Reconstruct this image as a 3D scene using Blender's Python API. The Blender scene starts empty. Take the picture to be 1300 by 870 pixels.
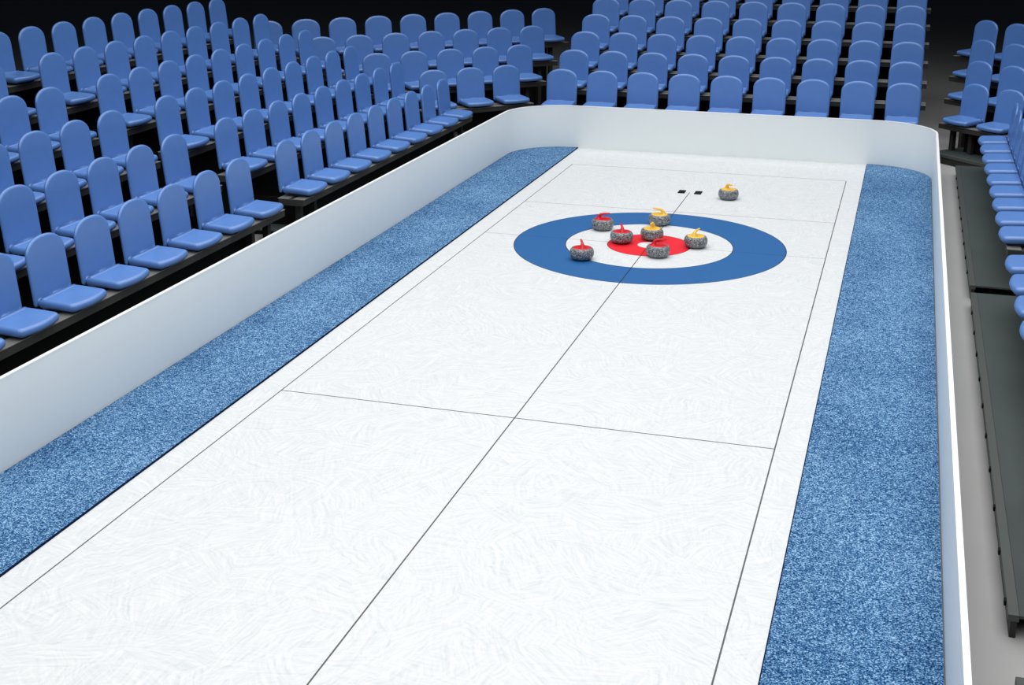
import bpy, bmesh, math, random
from mathutils import Vector, Matrix
random.seed(7)
scn = bpy.context.scene
COL = scn.collection
PI = math.pi

# ------------------------------------------------------------------ helpers
def link(o, parent=None):
    COL.objects.link(o)
    if parent is not None:
        o.parent = parent
    return o

def obj(name, bm, mat, parent=None, smooth=False, autosmooth=None):
    me = bpy.data.meshes.new(name)
    bmesh.ops.recalc_face_normals(bm, faces=bm.faces)
    bm.to_mesh(me); bm.free()
    if smooth:
        for p in me.polygons: p.use_smooth = True
    me.materials.append(mat)
    if smooth and autosmooth:
        me.set_sharp_from_angle(angle=math.radians(autosmooth))
    return link(bpy.data.objects.new(name, me), parent)

def tag(o, label, cat, group=None):
    o['label'] = label; o['category'] = cat
    if group: o['group'] = group
    return o

def thing(name, loc, rz, label, cat, group=None):
    o = bpy.data.objects.new(name, None)
    o.empty_display_size = 0.1
    o.location = loc; o.rotation_euler = (0, 0, rz)
    link(o)
    return tag(o, label, cat, group)

def structure(o):
    o['kind'] = 'structure'
    return o

def box(bm, x0, x1, y0, y1, z0, z1, bev=0.0):
    m = Matrix.Translation(((x0+x1)/2, (y0+y1)/2, (z0+z1)/2)) @ Matrix.Diagonal((x1-x0, y1-y0, z1-z0, 1))
    r = bmesh.ops.create_cube(bm, size=1, matrix=m)
    if bev > 0:
        es = list({e for v in r['verts'] for e in v.link_edges})
        bmesh.ops.bevel(bm, geom=es, offset=bev, segments=2, affect='EDGES', profile=0.5)

def lathe(bm, prof, n=48):
    rings = []
    for r, z in prof:
        if r < 1e-6:
            rings.append([bm.verts.new((0, 0, z))])
        else:
            rings.append([bm.verts.new((r*math.cos(2*PI*i/n), r*math.sin(2*PI*i/n), z)) for i in range(n)])
    for a, b in zip(rings, rings[1:]):
        for i in range(n):
            j = (i+1) % n
            if len(a) == 1 and len(b) == 1: continue
            if len(a) == 1: bm.faces.new((a[0], b[i], b[j]))
            elif len(b) == 1: bm.faces.new((a[i], a[j], b[0]))
            else: bm.faces.new((a[i], a[j], b[j], b[i]))

def inset_ring(pts, d):
    """convex closed 2D outline moved inwards by d (counter-clockwise)"""
    n = len(pts); out = []
    for i in range(n):
        p0 = Vector(pts[i-1]); p1 = Vector(pts[i]); p2 = Vector(pts[(i+1) % n])
        t = (p2-p0)
        if t.length < 1e-9: t = p1-p0
        t.normalize()
        nrm = Vector((-t.y, t.x))
        out.append(p1+nrm*d)
    return out

def puffy(bm, outline, layers, f):
    """stack of inset outlines; layers=[(inset, height)], f maps (u,v,h)->xyz"""
    rings = []
    for d, h in layers:
        rings.append([bm.verts.new(f(p[0], p[1], h)) for p in inset_ring(outline, d)])
    n = len(outline)
    for a, b in zip(rings, rings[1:]):
        for i in range(n):
            j = (i+1) % n
            bm.faces.new((a[i], a[j], b[j], b[i]))
    # caps: rows between mirrored outline points, so the curved faces shade evenly
    for ring, (d, h) in ((rings[0], layers[0]), (rings[-1], layers[-1])):
        P2 = inset_ring(outline, d); rows = []; ms = 8
        for k in range(n//2):
            a, b = P2[k], P2[n-1-k]
            row = [ring[k]]
            for q in range(1, ms): row.append(bm.verts.new(f(a[0]+(b[0]-a[0])*q/ms, a[1]+(b[1]-a[1])*q/ms, h)))
            row.append(ring[n-1-k]); rows.append(row)
        for r0, r1 in zip(rows, rows[1:]):
            for q in range(ms): bm.faces.new((r0[q], r0[q+1], r1[q+1], r1[q]))
        if n % 2:
            for q in range(ms): bm.faces.new((rows[-1][q], rows[-1][q+1], ring[n//2]))

# ------------------------------------------------------------------ materials
def lin(c):
    return tuple(((v/255)/12.92 if v/255 <= 0.04045 else ((v/255+0.055)/1.055)**2.4) for v in c)+(1,)

class NT:
    def __init__(s, name):
        s.m = bpy.data.materials.new(name); s.m.use_nodes = True
        s.t = s.m.node_tree; s.b = s.t.nodes['Principled BSDF']
    def n(s, typ, **kw):
        o = s.t.nodes.new(typ)
        for k, v in kw.items():
            if k == 'inp':
                for a, b in v.items(): s.set(o, a, b)
            else: setattr(o, k, v)
        return o
    def set(s, o, a, b):
        if isinstance(b, bpy.types.NodeSocket): s.t.links.new(b, o.inputs[a])
        else: o.inputs[a].default_value = b
    def math(s, op, a, b=0.0, c=0.0, clamp=False):
        o = s.n('ShaderNodeMath', operation=op, use_clamp=clamp)
        s.set(o, 0, a); s.set(o, 1, b); s.set(o, 2, c)
        return o.outputs[0]
    def vmath(s, op, a, b=(0, 0, 0)):
        o = s.n('ShaderNodeVectorMath', operation=op); s.set(o, 0, a); s.set(o, 1, b)
        return o.outputs[0]
    def mix(s, f, a, b):
        o = s.n('ShaderNodeMix', data_type='RGBA')
        s.set(o, 0, f); s.set(o, 6, a); s.set(o, 7, b)
        return o.outputs[2]
    def noise(s, vec, scale, detail=2, rough=0.5, dist=0.0):
        o = s.n('ShaderNodeTexNoise', inp={'Vector': vec, 'Scale': scale, 'Detail': detail, 'Roughness': rough, 'Distortion': dist})
        return o.outputs['Fac']
    def ramp(s, f, stops):
        o = s.n('ShaderNodeValToRGB'); s.set(o, 0, f)
        e = o.color_ramp.elements
        while len(e) < len(stops): e.new(0.5)
        for i, (p, c) in enumerate(stops): e[i].position = p; e[i].color = c
        return o.outputs[0]
    def mrange(s, f, a, b, c, d, smooth=False):
        o = s.n('ShaderNodeMapRange', interpolation_type='SMOOTHSTEP' if smooth else 'LINEAR')
        for i, v in enumerate((f, a, b, c, d)): s.set(o, i, v)
        return o.outputs[0]
    def bump(s, h, strength, dist):
        o = s.n('ShaderNodeBump', inp={'Height': h, 'Strength': strength, 'Distance': dist})
        s.set(s.b, 'Normal', o.outputs[0])

def plain(name, col, rough=0.5, spec=0.5, metal=0.0, var=0.0, vscale=4.0):
    m = NT(name)
    c = lin(col)
    m.set(m.b, 'Roughness', rough); m.set(m.b, 'Specular IOR Level', spec); m.set(m.b, 'Metallic', metal)
    if var > 0:
        co = m.n('ShaderNodeTexCoord').outputs['Object']
        f = m.noise(co, vscale, 4, 0.6)
        d = tuple(v*(1-var) for v in c[:3])+(1,); e = tuple(min(1, v*(1+var)) for v in c[:3])+(1,)
        m.set(m.b, 'Base Color', m.ramp(f, [(0.3, d), (0.7, e)]))
    else:
        m.set(m.b, 'Base Color', c)
    return m.m

M = {}
M['seat'] = plain('seat_blue_plastic', (89, 134, 203), 0.34, 0.85, var=0.03, vscale=6)
M['bracket'] = plain('bracket_steel', (120, 122, 124), 0.4, 0.5, 0.6)
M['rail'] = plain('rail_grey_metal', (118, 118, 114), 0.45, 0.5, var=0.08, vscale=3)
M['riser'] = plain('riser_black', (14, 14, 15), 0.7, 0.15)
M['beam'] = plain('stand_dark_metal', (58, 58, 56), 0.5, 0.4, var=0.12, vscale=3)
M['post'] = plain('post_dark_metal', (46, 46, 44), 0.55, 0.3, var=0.1)
M['nosing'] = plain('deck_nosing_lit_grey', (72, 78, 75), 0.5, 0.4)  # a shade lighter than the deck: light catching the front edge, put into the colour
M['deck'] = plain('deck_dark_grey', (64, 73, 72), 0.6, 0.3, var=0.08, vscale=1.2)
M['floor'] = plain('hall_floor_grey', (172, 172, 171), 0.6, 0.25, var=0.04, vscale=0.7)
M['board'] = plain('board_white', (238, 244, 245), 0.35, 0.4, var=0.008, vscale=3)
M['board_cap'] = plain('board_cap_white', (250, 252, 252), 0.4, 0.4)
M['hack'] = plain('hack_black_rubber', (10, 10, 10), 0.7, 0.2)
M['red'] = plain('stone_red_plastic', (214, 20, 34), 0.35, 0.5)
M['yellow'] = plain('stone_yellow_plastic', (244, 196, 66), 0.35, 0.5)

# granite
m = NT('stone_granite'); co = m.n('ShaderNodeTexCoord').outputs['Object']
a = m.noise(co, 70, 3, 0.75); b = m.noise(co, 190, 2, 0.6)
f = m.math('ADD', m.math('MULTIPLY', a, 0.6), m.math('MULTIPLY', b, 0.4))
m.set(m.b, 'Base Color', m.ramp(f, [(0.40, lin((26, 29, 33))), (0.47, lin((76, 80, 86))), (0.53, lin((122, 127, 131))), (0.60, lin((215, 218, 218)))]))
m.set(m.b, 'Roughness', 0.35); M['granite'] = m.m

# carpet
m = NT('carpet_blue_speckle'); co = m.n('ShaderNodeTexCoord').outputs['Object']
a = m.noise(co, 78, 2, 0.8); b = m.noise(co, 30, 3, 0.7); g = m.noise(co, 0.8, 3, 0.6)
f = m.math('ADD', m.math('ADD', m.math('MULTIPLY', a, 0.66), m.math('MULTIPLY', b, 0.26)), m.math('MULTIPLY', g, 0.08))
m.set(m.b, 'Base Color', m.ramp(f, [(0.40, lin((16, 46, 84))), (0.465, lin((48, 90, 136))), (0.52, lin((78, 126, 172))), (0.59, lin((160, 196, 224)))]))
m.set(m.b, 'Roughness', 0.95); m.set(m.b, 'Specular IOR Level', 0.05)
m.bump(a, 0.6, 0.01); M['carpet'] = m.m
M['carpet_edge'] = plain('carpet_binding_navy', (12, 30, 62), 0.9, 0.05)

# ice with the painted house and lines
m = NT('curling_ice'); P = m.n('ShaderNodeTexCoord').outputs['Object']
sx = m.n('ShaderNodeSeparateXYZ'); m.set(sx, 0, P); X, Y = sx.outputs[0], sx.outputs[1]
def strokes(cell, sc, stretch, seed):
    wob = m.n('ShaderNodeTexNoise', inp={'Vector': P, 'Scale': 3.0, 'Detail': 2.0})
    off = m.n('ShaderNodeVectorMath', operation='MULTIPLY_ADD')
    m.set(off, 0, wob.outputs['Color']); m.set(off, 1, (0.12, 0.12, 0)); m.set(off, 2, P)
    p2 = m.vmath('ADD', off.outputs[0], (seed*3.1, seed*7.7, 0))
    v = m.n('ShaderNodeTexVoronoi', voronoi_dimensions='2D', inp={'Vector': p2, 'Scale': cell})
    sc_ = m.n('ShaderNodeSeparateColor'); m.set(sc_, 0, v.outputs['Color'])
    ang = m.math('MULTIPLY', sc_.outputs[0], 2*PI)
    rot = m.n('ShaderNodeVectorRotate', rotation_type='Z_AXIS', inp={'Vector': p2, 'Angle': ang})
    st = m.vmath('MULTIPLY', rot.outputs[0], (sc, sc*stretch, 1))
    return m.noise(st, 1.0, 2, 0.6, 0.1)
s1 = strokes(3.2, 2.6, 14, 1); s2 = strokes(5.0, 4.2, 10, 2); s3 = strokes(1.9, 2.0, 20, 5)
fine = m.noise(P, 30, 3, 0.6)
st = m.math('ADD', m.math('ADD', m.math('MULTIPLY', s1, 0.4), m.math('MULTIPLY', s2, 0.25)), m.math('ADD', m.math('MULTIPLY', s3, 0.25), m.math('MULTIPLY', fine, 0.1)))
ice = m.ramp(st, [(0.37, lin((203, 208, 211))), (0.46, lin((214, 218, 220))), (0.54, lin((221, 224, 225))), (0.62, lin((229, 231, 231)))])
R = m.n('ShaderNodeVectorMath', operation='LENGTH'); cx = m.n('ShaderNodeCombineXYZ'); m.set(cx, 0, X); m.set(cx, 1, Y); m.set(R, 0, cx.outputs[0]); R = R.outputs['Value']
def lt(a, b): return m.math('LESS_THAN', a, b)
def gt(a, b): return m.math('GREATER_THAN', a, b)
def mul(*a):
    r = a[0]
    for q in a[1:]: r = m.math('MULTIPLY', r, q)
    return r
def band(v, c, w): return lt(m.math('ABSOLUTE', m.math('SUBTRACT', v, c)), w/2)
R1, R2, R3, R4 = 1.829, 1.130, 0.560, 0.152
W, YF, YB, YH, YK = 2.341, 4.907, 1.968, -6.226, 3.316
stm = m.mrange(st, 0.35, 0.65, 0.96, 1.03)
def tint(col):
    v = m.n('ShaderNodeVectorMath', operation='SCALE'); m.set(v, 0, lin(col)[:3]); m.set(v, 3, stm); return v.outputs[0]
c = m.mix(mul(lt(R, R1), gt(R, R2)), ice, tint((38, 98, 158)))
c = m.mix(mul(lt(R, R3), gt(R, R4)), c, tint((232, 34, 48)))
ink = lin((28, 30, 32)); navy = lin((24, 46, 74)); 
for r_ in (R1, R2): c = m.mix(band(R, r_, 0.012), c, navy)
c = m.mix(band(R, R3, 0.012), c, lin((120, 24, 34)))
notbutton = gt(R, R4)
insW = lt(m.math('ABSOLUTE', X), W)
offred = gt(R, R3)
lc = mul(band(X, 0, 0.013), lt(Y, YK), notbutton)
lt_ = mul(band(Y, 0, 0.012), insW, offred)
lh = mul(band(Y, YH, 0.015), insW)
lb = mul(band(Y, YB, 0.012), insW, gt(R, R1))
lf = mul(band(Y, YF, 0.014), insW)
ls = mul(band(m.math('ABSOLUTE', X), W, 0.0125), lt(Y, YF+0.007))
c = m.mix(mul(lt_, 0.6), c, ink)
for l in (lc, lh, lb, lf, ls):
    c = m.mix(mul(l, 0.88), c, ink)
m.set(m.b, 'Base Color', c); m.set(m.b, 'Roughness', 0.45); m.set(m.b, 'Specular IOR Level', 0.25)
m.bump(st, 0.12, 0.004)
M['ice'] = m.m

# ------------------------------------------------------------------ setting: floor, ice, carpets, boards
XB, YW, ZB, TB, RC = 3.695, 6.37, 0.79, 0.032, 1.02
NEAR = -24.0
bm = bmesh.new(); box(bm, -70, 70, -40, 90, -0.32, -0.02)
structure(obj('floor', bm, M['floor']))

def rink_outline(off=0.0, n=24):
    """U-shaped run of the inner board line, left near end to right near end"""
    r = RC+off; xb = XB+off; yw = YW+off
    pts = [(-xb, NEAR)]
    for i in range(n+1):
        a = PI - (PI/2)*i/n
        pts.append((-xb+r+r*math.cos(a), yw-r+r*math.sin(a)))
    for i in range(n+1):
        a = PI/2 - (PI/2)*i/n
        pts.append((xb-r+r*math.cos(a), yw-r+r*math.sin(a)))
    pts.append((xb, NEAR))
    return pts
def board_mesh(o0, o1, z0, z1):
    bm = bmesh.new()
    A = rink_outline(o0); B = rink_outline(o1)
    va = [[bm.verts.new((x, y, z)) for x, y in L] for L, z in ((A, z0), (A, z1), (B, z1), (B, z0))]
    for k in range(4):
        p, q = va[k], va[(k+1) % 4]
        for i in range(len(A)-1): bm.faces.new((p[i], p[i+1], q[i+1], q[i]))
    bm.faces.new([v[0] for v in va]); bm.faces.new([v[-1] for v in reversed(va)])
    return bm
board = thing('rink_board', (0, 0, 0), 0, 'long low white board wall curving round the ice sheet and carpets', 'rink board')
obj('board_panel', board_mesh(0, TB, -0.02, ZB-0.012), M['board'], board, True, 40)
obj('top_rail', board_mesh(-0.003, TB+0.003, ZB-0.012, ZB), M['board_cap'], board, True, 40)

CX = 2.617
bm = bmesh.new()
vs = [bm.verts.new((-CX+0.010, NEAR, 0)), bm.verts.new((CX-0.010, NEAR, 0)), bm.verts.new((CX-0.010, YW+0.01, 0)), bm.verts.new((-CX+0.010, YW+0.01, 0))]
f = bm.faces.new(vs); r = bmesh.ops.extrude_face_region(bm, geom=[f])
bmesh.ops.translate(bm, vec=(0, 0, -0.02), verts=[v for v in r['geom'] if isinstance(v, bmesh.types.BMVert)])
structure(obj('ice_sheet', bm, M['ice']))
def carpet(s):
    O = [p for p in rink_outline(-0.011) if p[0]*s > 0]
    if s < 0: O = list(O)
    loop = [(s*CX, NEAR)] + ([p for p in O] if s < 0 else list(reversed(O))) 
    # clip to the inner edge
    out = []
    for i, (x, y) in enumerate(loop):
        if abs(x) >= CX-1e-6: out.append((x, y))
    out.append((s*CX, YW-0.011))
    bm = bmesh.new()
    a = [bm.verts.new((x, y, -0.02)) for x, y in out]; b = [bm.verts.new((x, y, 0.016)) for x, y in out]
    n = len(out)
    for i in range(n): bm.faces.new((a[i], a[(i+1) % n], b[(i+1) % n], b[i]))
    bm.faces.new(a); bm.faces.new(b)
    return bm
for s, side in ((-1, 'left'), (1, 'right')):
    t = thing('carpet_runner', (s*3.2, -8, 0), 0, 'blue speckled carpet strip along the %s board of the ice' % side, 'carpet', 'side carpets')
    o = obj('carpet_pile', carpet(s), M['carpet'], t); o.location = (-s*3.2, 8, 0)
    bm = bmesh.new(); x0, x1 = sorted((s*(CX-0.010), s*(CX+0.001)))
    box(bm, x0, x1, NEAR, YW-0.012, -0.02, 0.0155 if s < 0 else 0.004)
    o = obj('edge_binding', bm, M['carpet_edge'], t); o.location = (-s*3.2, 8, 0)

# hacks
for x, lab in ((-0.125, 'left of the two small black rubber foot pads behind the rings'), (0.137, 'right of the two small black rubber foot pads behind the rings')):
    bm = bmesh.new(); box(bm, -0.054, 0.054, -0.098, 0.098, 0, 0.012, 0.003)
    o = obj('foot_hack', bm, M['hack']); o.location = (x, 3.305, 0); tag(o, lab, 'foothold', 'hack pads')

# ------------------------------------------------------------------ curling stones
def stone_proto(mat, name, loc, rz, label):
    t = thing('curling_stone', loc, rz, label, 'curling stone', 'stones in play')
    bm = bmesh.new()
    prof = [(0, 0.003), (0.060, 0.003), (0.066, 0.0), (0.088, 0.003), (0.116, 0.012), (0.139, 0.028), (0.152, 0.048), (0.158, 0.070),
            (0.1585, 0.096), (0.155, 0.120), (0.146, 0.140), (0.134, 0.152), (0.124, 0.157), (0.119, 0.158), (0.117, 0.153), (0, 0.153)]
    lathe(bm, prof, 56); obj('granite_body', bm, M['granite'], t, True)
    bm = bmesh.new()
    lathe(bm, [(0.1165, 0.150), (0.1165, 0.157), (0.112, 0.1600), (0.09, 0.161), (0.0, 0.1625)], 48)
    obj('top_disc', bm, mat, t, True, 50)
    # goose-neck handle in the local XZ plane, grip points to +X
    bm = bmesh.new()
    path = [(-0.058, 0.159, 0.046, 0.042), (-0.057, 0.167, 0.037, 0.034), (-0.053, 0.181, 0.030, 0.027), (-0.046, 0.198, 0.026, 0.0235), (-0.035, 0.214, 0.022, 0.0205),
            (-0.016, 0.225, 0.0175, 0.0170), (0.012, 0.230, 0.0165, 0.0150), (0.045, 0.233, 0.0155, 0.0135), (0.076, 0.236, 0.014, 0.0115), (0.098, 0.239, 0.010, 0.008), (0.106, 0.240, 0.004, 0.003)]
    rings = []; n = 16
    for i, (x, z, ra, rb) in enumerate(path):
        a = Vector(path[max(0, i-1)][:2]); b = Vector(path[min(len(path)-1, i+1)][:2]); tn = (b-a).normalized()
        if i == 0: tn = Vector((0, 1))
        nx, nz = tn.y, -tn.x
        rings.append([bm.verts.new((x+nx*rb*math.cos(2*PI*k/n), ra*math.sin(2*PI*k/n), z+nz*rb*math.cos(2*PI*k/n))) for k in range(n)])
    for a, b in zip(rings, rings[1:]):
        for k in range(n): bm.faces.new((a[k], a[(k+1) % n], b[(k+1) % n], b[k]))
    bm.faces.new(rings[0]); bm.faces.new(rings[-1])
    obj('handle', bm, mat, t, True, 70)
    return t
def copy_tree(o, parent=None):
    c = o.copy(); COL.objects.link(c); c.parent = parent
    for ch in list(o.children): copy_tree(ch, c)
    return c
# (x, y, handle direction in degrees, colour, label)
STONES = [
 (-0.793, 0.633, 8, 'red', 'red-capped granite curling stone across the blue ring, farthest of the red ones'),
 (-0.384, 0.023, 110, 'red', 'red-capped curling stone touching the left edge of the red circle'),
 (-0.702, -0.937, 112, 'red', 'red-capped curling stone nearest the viewer, on the front left of the blue ring edge'),
 (0.223, -0.529, 6, 'red', 'red-capped curling stone in front of the white centre with its handle pointing right'),
 (-0.074, 1.133, 178, 'yellow', 'yellow-capped curling stone on the back of the blue ring, handle pointing left'),
 (-0.019, 0.303, 268, 'yellow', 'yellow-capped curling stone just behind the white centre button'),
 (0.622, 0.080, 72, 'yellow', 'yellow-capped curling stone at the right edge of the red circle'),
 (0.651, 3.033, -50, 'yellow', 'yellow-capped curling stone alone behind the rings beside the black foot pads'),
]
protos = {}
for x, y, a, colr, lab in STONES:
    if colr not in protos:
        protos[colr] = stone_proto(M[colr], 'curling_stone', (x, y, 0), math.radians(a), lab)
    else:
        t = copy_tree(protos[colr]); t.location = (x, y, 0); t.rotation_euler = (0, 0, math.radians(a)); t['label'] = lab

# ------------------------------------------------------------------ camera
YAW, PIT, ROLL = -0.290146, 0.295803, 0.001446
CP = Vector((3.159119, -16.544806, 4.589516)); FPX, PX, PY = 1626.346401, 663.928870, 357.288601
fwd = Vector((math.sin(YAW)*math.cos(PIT), math.cos(YAW)*math.cos(PIT), -math.sin(PIT)))
rt = fwd.cross(Vector((0, 0, 1))).normalized(); up = rt.cross(fwd)
rt, up = rt*math.cos(ROLL)+up*math.sin(ROLL), -rt*math.sin(ROLL)+up*math.cos(ROLL)
cd = bpy.data.cameras.new('camera'); cam = bpy.data.objects.new('camera', cd); COL.objects.link(cam)
mw = Matrix((rt, up, -fwd)).transposed().to_4x4(); mw.translation = CP
cam.matrix_world = mw
cd.sensor_width = 36; cd.lens = FPX/1300*36
cd.shift_x = (650-PX)/1300; cd.shift_y = (PY-435)/1300
cd.clip_start = 0.1; cd.clip_end = 300
scn.camera = cam
def pix(p):
    d = Vector(p)-CP; z = d.dot(fwd)
    if z < 0.1: return None
    return PX+FPX*d.dot(rt)/z, PY-FPX*d.dot(up)/z

# ------------------------------------------------------------------ seats
S_, P_, H_ = 0.779, 0.895, 0.264
SEATZ = 0.603+0.11       # back top above the beam top
def seat_proto(loc, rz, label, group):
    t = thing('stadium_seat', loc, rz, label, 'seat', group)
    # local frame: +Y is where the sitter faces, origin on the beam below the back's top edge
    # back rest
    bm = bmesh.new()
    hw, zb, zt, ah = 0.297, 0.045, SEATZ, 0.195
    out = []
    # bottom corners rounded, sides a hair wider at mid height
    nb = 5
    rb = 0.03
    for i in range(nb+1):
        a = -PI/2+ (PI/2)*i/nb
        out.append((hw-rb+rb*math.cos(a), zb+rb+rb*math.sin(a)))
    for i in range(1, 6): out.append((hw, zb+rb+(zt-ah-zb-rb)*i/6))
    na = 30; ex = 2.0/2.25
    for i in range(na+1):
        a = PI*i/na; ca, sa = math.cos(a), math.sin(a)
        out.append((math.copysign(abs(ca)**ex, ca)*hw, zt-ah+abs(sa)**ex*ah))
    for i in range(5, 0, -1): out.append((-hw, zb+rb+(zt-ah-zb-rb)*i/6))
    for i in range(nb+1):
        a = PI+(PI/2)*i/nb
        out.append((-hw+rb+rb*math.cos(a), zb+rb+rb*math.sin(a)))
    T = 0.046
    lay = [(0.03, -T), (0.014, -T+0.003), (0.004, -T+0.012), (0.0, -T+0.023), (0.004, -0.013), (0.014, -0.004), (0.03, 0.0), (0.045, 0.001)]
    def fb(u, v, h):
        lean = 0.055*(1-(v-zb)/(zt-zb))
        curve = 0.012*(u/hw)**2            # wings come forward a little
        return (u, h+lean+curve, v)
    puffy(bm, out, lay, fb)
    obj('backrest', bm, M['seat'], t, True)
    # seat pad
    bm = bmesh.new()
    y0, y1, bow, hw2, r = 0.072, 0.492, 0.030, 0.290, 0.062
    out = []
    def arc(cx_, cy_, a0, a1, rr, n=6):
        for i in range(n+1):
            a = a0+(a1-a0)*i/n; out.append((cx_+rr*math.cos(a), cy_+rr*math.sin(a)))
    arc(hw2-0.02, y0+0.02, 1.5*PI, 2*PI, 0.02, 3)
    for i in range(1, 5): out.append((hw2, y0+0.02+(y1-r-y0-0.02)*i/5))
    arc(hw2-r, y1-r, 0, PI/2*0.95, r, 7)
    xs = hw2-r
    for i in range(1, 10):
        u = xs*(1-2*i/10); out.append((u, y1+bow*(1-(u/xs)**2)))
    arc(-hw2+r, y1-r, PI/2*1.05, PI, r, 7)
    for i in range(4, 0, -1): out.append((-hw2, y0+0.02+(y1-r-y0-0.02)*i/5))
    arc(-hw2+0.02, y0+0.02, PI, 1.5*PI, 0.02, 3)
    H = 0.094
    lay = [(0.05, 0.0), (0.024, 0.006), (0.008, 0.020), (0.0, 0.042), (0.001, 0.060), (0.007, 0.076), (0.018, 0.087), (0.032, 0.0925), (0.045, H)]
    def fs(u, v, h):
        q = (v-y0)/(y1+bow-y0)
        return (u, v, 0.022 + h + 0.018*(1-q) - 0.010*q**4*(h/H))
    puffy(bm, out, lay, fs)
    obj('seat_pad', bm, M['seat'], t, True)
    for sx_ in (-1, 1):
        bm = bmesh.new()
        box(bm, sx_*0.17-0.028, sx_*0.17+0.028, 0.12, 0.42, 0.0, 0.012, 0.002)
        box(bm, sx_*0.17-0.012, sx_*0.17+0.012, 0.14, 0.40, 0.010, 0.048)
        obj('bracket', bm, M['bracket'], t)
    return t

ORD = ['first', 'second', 'third', 'fourth', 'fifth', 'sixth', 'seventh', 'eighth', 'ninth', 'tenth', 'eleventh', 'twelfth', 'thirteenth', 'fourteenth']
ROWN = ['front', 'second', 'third', 'fourth', 'fifth', 'sixth', 'seventh', 'eighth', 'ninth']

def frame_visible(o, face, side):
    """rough test: some corner of the seat's box falls inside the frame"""
    hit = 0
    for a in (-0.3, 0, 0.3):
        for b in (-0.03, 0.5):
            for z in (0.05, 0.35, 0.71):
                p = Vector(o)+Vector(side)*a+Vector(face)*b+Vector((0, 0, z))
                q = pix(p)
                if q and -2 < q[0] < 1302 and -2 < q[1] < 872: hit += 1
    return hit > 0
proto = [None]
def place_seat(o, rz, label, group):
    face = (-math.sin(rz), math.cos(rz), 0); side = (math.cos(rz), math.sin(rz), 0)
    if not frame_visible(o, face, side): return
    if proto[0] is None:
        proto[0] = seat_proto(o, rz, label, group)
    else:
        t = copy_tree(proto[0]); t.location = o; t.rotation_euler = (0, 0, rz); t['label'] = label; t['group'] = group
    COUNT[group] = COUNT.get(group, 0)+1
COUNT = {}

# ------------------------------------------------------------------ stands
def stand(label, group, org, rz, rows, lo, hi, phrase, wedge=False, deck=0.79, dx=(0.07, 0.07)):
    """org: back-top point of column 0 of the front row at beam-top height; local +X runs along the row,
    local +Y is where the sitters face; rows climb towards local -Y.  lo..hi column range."""
    t = thing('spectator_stand', org, rz, label, 'stand', 'tiered stands')
    cz = org[2]
    for j in range(rows):
        a = lo-(j if wedge else 0); b = hi+(j if wedge else 0)
        x0 = a*S_-S_/2; x1 = b*S_+S_/2; y = -j*P_; z = j*H_
        bm = bmesh.new()
        box(bm, x0, x1, y+0.28, y+0.44, z-0.012, z, 0.004)           # front rail
        box(bm, x0, x1, y+0.05, y+0.21, z-0.012, z, 0.004)           # rear rail
        rails = bm; bm = bmesh.new()
        box(bm, x0, x1, y+0.06, y+0.43, z-0.095, z-0.012, 0.004)    # channel underneath
        bb = obj('bench_beam', bm, M['beam'], t)
        obj('seat_rail', rails, M['rail'], bb)
        bm = bmesh.new()
        box(bm, x0+0.40, x1-0.40, y+0.14, y+0.18, -cz-0.02, z-0.092)
        obj('riser_panel', bm, M['riser'], t)
        # posts
        xs = []
        if j == 0:
            xs = [x0+0.20, x0+0.63, x1-0.63, x1-0.20]
        else:
            xs = [x0+0.36, x1-0.36] + [k*S_ for k in range(a+2, b-1, 3)]
        for px_ in xs:
            bm = bmesh.new()
            box(bm, px_-0.04, px_+0.04, y+0.22, y+0.30, -cz-0.02, z-0.088)
            obj('support_post', bm, M['post'], t)
    if deck:
        xa, xb = lo*S_-S_/2+dx[0], hi*S_+S_/2-dx[1]
        bm = bmesh.new()
        box(bm, xa, xb, -0.35, deck-0.07, 0.128-cz, 0.15-cz, 0.002)
        dk = obj('foot_deck', bm, M['deck'], t)
        bm = bmesh.new()
        box(bm, xa, xb, deck-0.07, deck, 0.10-cz, 0.151-cz, 0.004)
        obj('deck_nosing', bm, M['nosing'], dk)
        bm = bmesh.new()
        box(bm, xa+0.01, xb-0.01, deck-0.06, deck-0.02, -0.02-cz, 0.101-cz)
        obj('deck_skirt', bm, M['post'], dk)
    if not wedge:
        for px_ in (lo*S_-S_/2+0.40, hi*S_+S_/2-0.40):
            bm = bmesh.new()
            for j in range(rows):
                box(bm, px_-0.01, px_+0.01, -j*P_-P_+0.18, -j*P_+0.139, -cz-0.02, j*H_-0.092)
            obj('side_panel', bm, M['riser'], t)
    return t

def seats(org, rz, rows, lo, hi, namef, group, wedge=False):
    ex = Vector((math.cos(rz), math.sin(rz), 0)); ny = Vector((-math.sin(rz), math.cos(rz), 0))
    for j in range(rows):
        a = lo-(j if wedge else 0); b = hi+(j if wedge else 0)
        for i in range(a, b+1):
            o = Vector(org)+ex*(i*S_)-ny*(j*P_)+Vector((0, 0, j*H_))
            place_seat(tuple(o), rz, namef(j, i, a, b), group)

BX, BY, BZ = 4.880, -0.961, 1.340-SEATZ
GAP = 0.549
# left side: local X along -Y world (rz=-90: ex=(0,-1), facing +X)
RL = -PI/2
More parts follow.
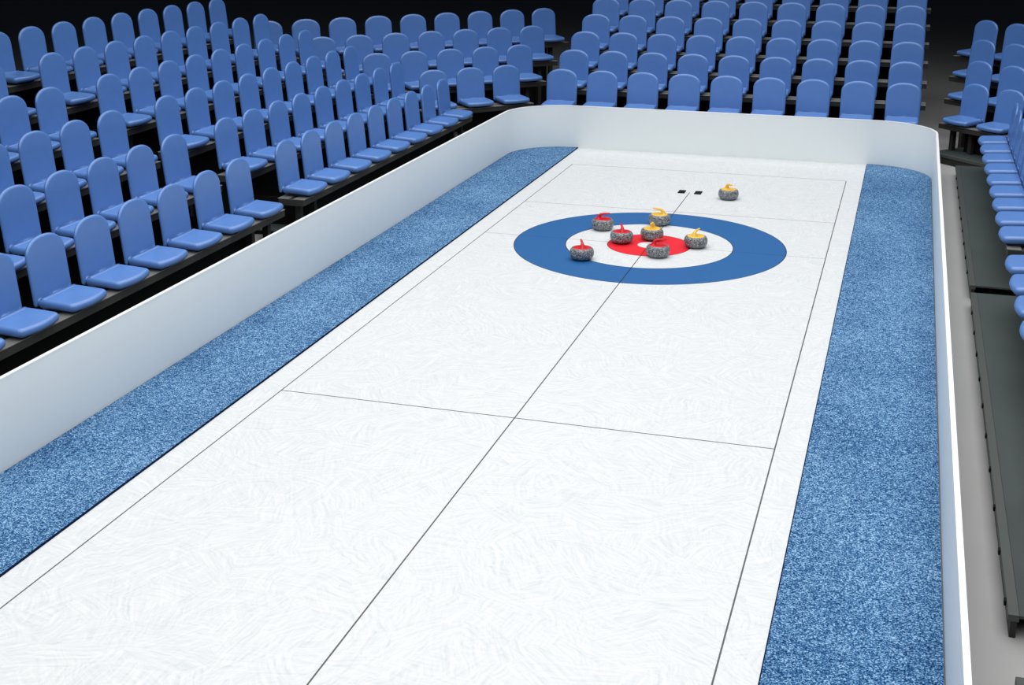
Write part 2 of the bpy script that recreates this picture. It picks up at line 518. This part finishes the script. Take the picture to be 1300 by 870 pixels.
# B block: column 0 is the far end seat => index from far corner
def nB(j, i, a, b): return 'blue seat left of the ice beyond the gap, %s row, %s seat from the gap' % (ROWN[j], ORD[b-i])
oB = (-BX, BY+8*S_, BZ)
stand('long dark tiered stand left of the ice, beyond its aisle gap', None, oB, RL, 6, 0, 8, '', deck=0.79)
seats(oB, RL, 6, 0, 8, nB, 'seats left of the ice beyond the gap')
def nA(j, i, a, b): return 'blue seat left of the ice before the gap, %s row, %s seat from the gap' % (ROWN[j], ORD[i-a])
oA = (-BX, BY-GAP-S_, BZ)
stand('dark tiered stand at the near left, this side of the aisle gap', None, oA, RL, 6, 0, 8, '', deck=0.79)
seats(oA, RL, 6, 0, 8, nA, 'seats at the near left')
# right side, mirror: ex = (0,1), facing -X
RR = PI/2; FY = -0.83
def nF(j, i, a, b): return 'blue seat right of the ice beyond the gap, %s row, %s seat from the gap' % (ROWN[j], ORD[i])
oF = (BX, FY, BZ)
stand('dark tiered stand right of the ice, beyond its aisle gap', None, oF, RR, 6, 0, 8, '', deck=0.805, dx=(0.02, -0.22))
seats(oF, RR, 6, 0, 8, nF, 'seats right of the ice beyond the gap')
def nG(j, i, a, b): return 'blue seat right of the ice before the gap, %s row, %s seat from the gap' % (ROWN[j], ORD[b-i])
oG = (BX, FY-GAP-S_-8*S_, BZ)
stand('dark tiered stand at the near right, this side of the aisle gap', None, oG, RR, 6, 0, 8, '', deck=0.805, dx=(0.07, -0.27))
seats(oG, RR, 6, 0, 8, nG, 'seats at the right edge')
for dk in [o for o in bpy.data.objects if o.name.startswith('foot_deck')]:
    st_ = dk.parent
    if st_.location.x > 4.5 and abs(st_.rotation_euler[2]-RR) < 1e-3:
        far = st_.location.y > -3
        y = -0.55 if far else -8.1-0.4
        y1 = 5.7 if far else -1.7
        while y < y1:
            bm = bmesh.new()
            lx = y-st_.location.y; zz = -st_.location.z
            box(bm, lx-0.025, lx+0.025, 0.803, 0.818, 0.105+zz, 0.14+zz)
            obj('edge_clip', bm, M['riser'], dk)
            y += 0.7
# the next stand towards the viewer, only its end shows
oH = (BX, FY-2*GAP-2*S_-16*S_-0.02, BZ)
stand('dark tiered stand end at the bottom right corner, nearest of all', None, oH, RR, 6, 0, 8, '', deck=0.805, dx=(0.07, 0.07))
# rear stand D: facing -Y => rz = PI, local +X = -X world; column 0 = right end
def nD(j, i, a, b): return 'blue seat behind the far end board, %s row, %s from the left' % (ROWN[j], ORD[b-i])
DZ = BZ+0.03
oD = (-3.099+8*S_, 6.997, DZ)
stand('wide dark tiered stand straight behind the far end board', None, oD, PI, 8, 0, 8, '', deck=0.5)
seats(oD, PI, 8, 0, 8, nD, 'seats behind the rink end')
# corner stands, 45 degrees
def nC(j, i, a, b): return 'blue seat in the far left corner stand, %s row, %s from its right end' % (ROWN[j], ORD[i-a])
oC = (-4.355, 7.435, BZ+0.005)
# facing (+,-): rz such that (-sin,cos)=(.707,-.707) => rz = -135deg ; local X = (-.707,-.707)
stand('dark tiered corner stand at the far left, widening upwards', None, oC, -0.75*PI, 4, 0, 2, '', wedge=True, deck=0.70)
seats(oC, -0.75*PI, 4, 0, 2, nC, 'seats of the far left corner', wedge=True)
def nE(j, i, a, b): return 'blue seat in the far right corner stand, %s row, %s from its left end' % (ROWN[j], ORD[b-i])
oE = (4.355, 7.435, BZ+0.005)
# facing (-,-): rz = 135deg ; local X = (-.707,.707); column 0 = left end, so columns go negative to the right
stand('dark tiered corner stand at the far right, widening upwards', None, oE, 0.75*PI, 4, -2, 0, '', wedge=True, deck=0.70, dx=(-1.0, 0.1))
seats(oE, 0.75*PI, 4, -2, 0, nE, 'seats of the far right corner', wedge=True)
print('SEATS', sum(COUNT.values()), COUNT)

# ------------------------------------------------------------------ light
def area(name, loc, sx, sy, power, col=(1, 1, 1), spread=PI, rot=(0, 0, 0)):
    l = bpy.data.lights.new(name, 'AREA'); l.shape = 'RECTANGLE'; l.size = sx; l.size_y = sy
    l.energy = power; l.color = col; l.spread = spread
    o = bpy.data.objects.new(name, l); o.location = loc; o.rotation_euler = rot; COL.objects.link(o)
    return o
area('overhead_rink_light', (0, -5.4, 8.5), 16, 30, 2560, (1.0, 1.0, 1.0), math.radians(150))
w = bpy.data.worlds.new('hall'); scn.world = w; w.use_nodes = True
w.node_tree.nodes['Background'].inputs[0].default_value = (0.55, 0.7, 0.9, 1)
w.node_tree.nodes['Background'].inputs[1].default_value = 0.01
scn.view_settings.view_transform = 'Standard'; scn.view_settings.look = 'None'
scn.view_settings.gamma = 1; scn.view_settings.use_curve_mapping = False
scn.view_settings.exposure = 0.0
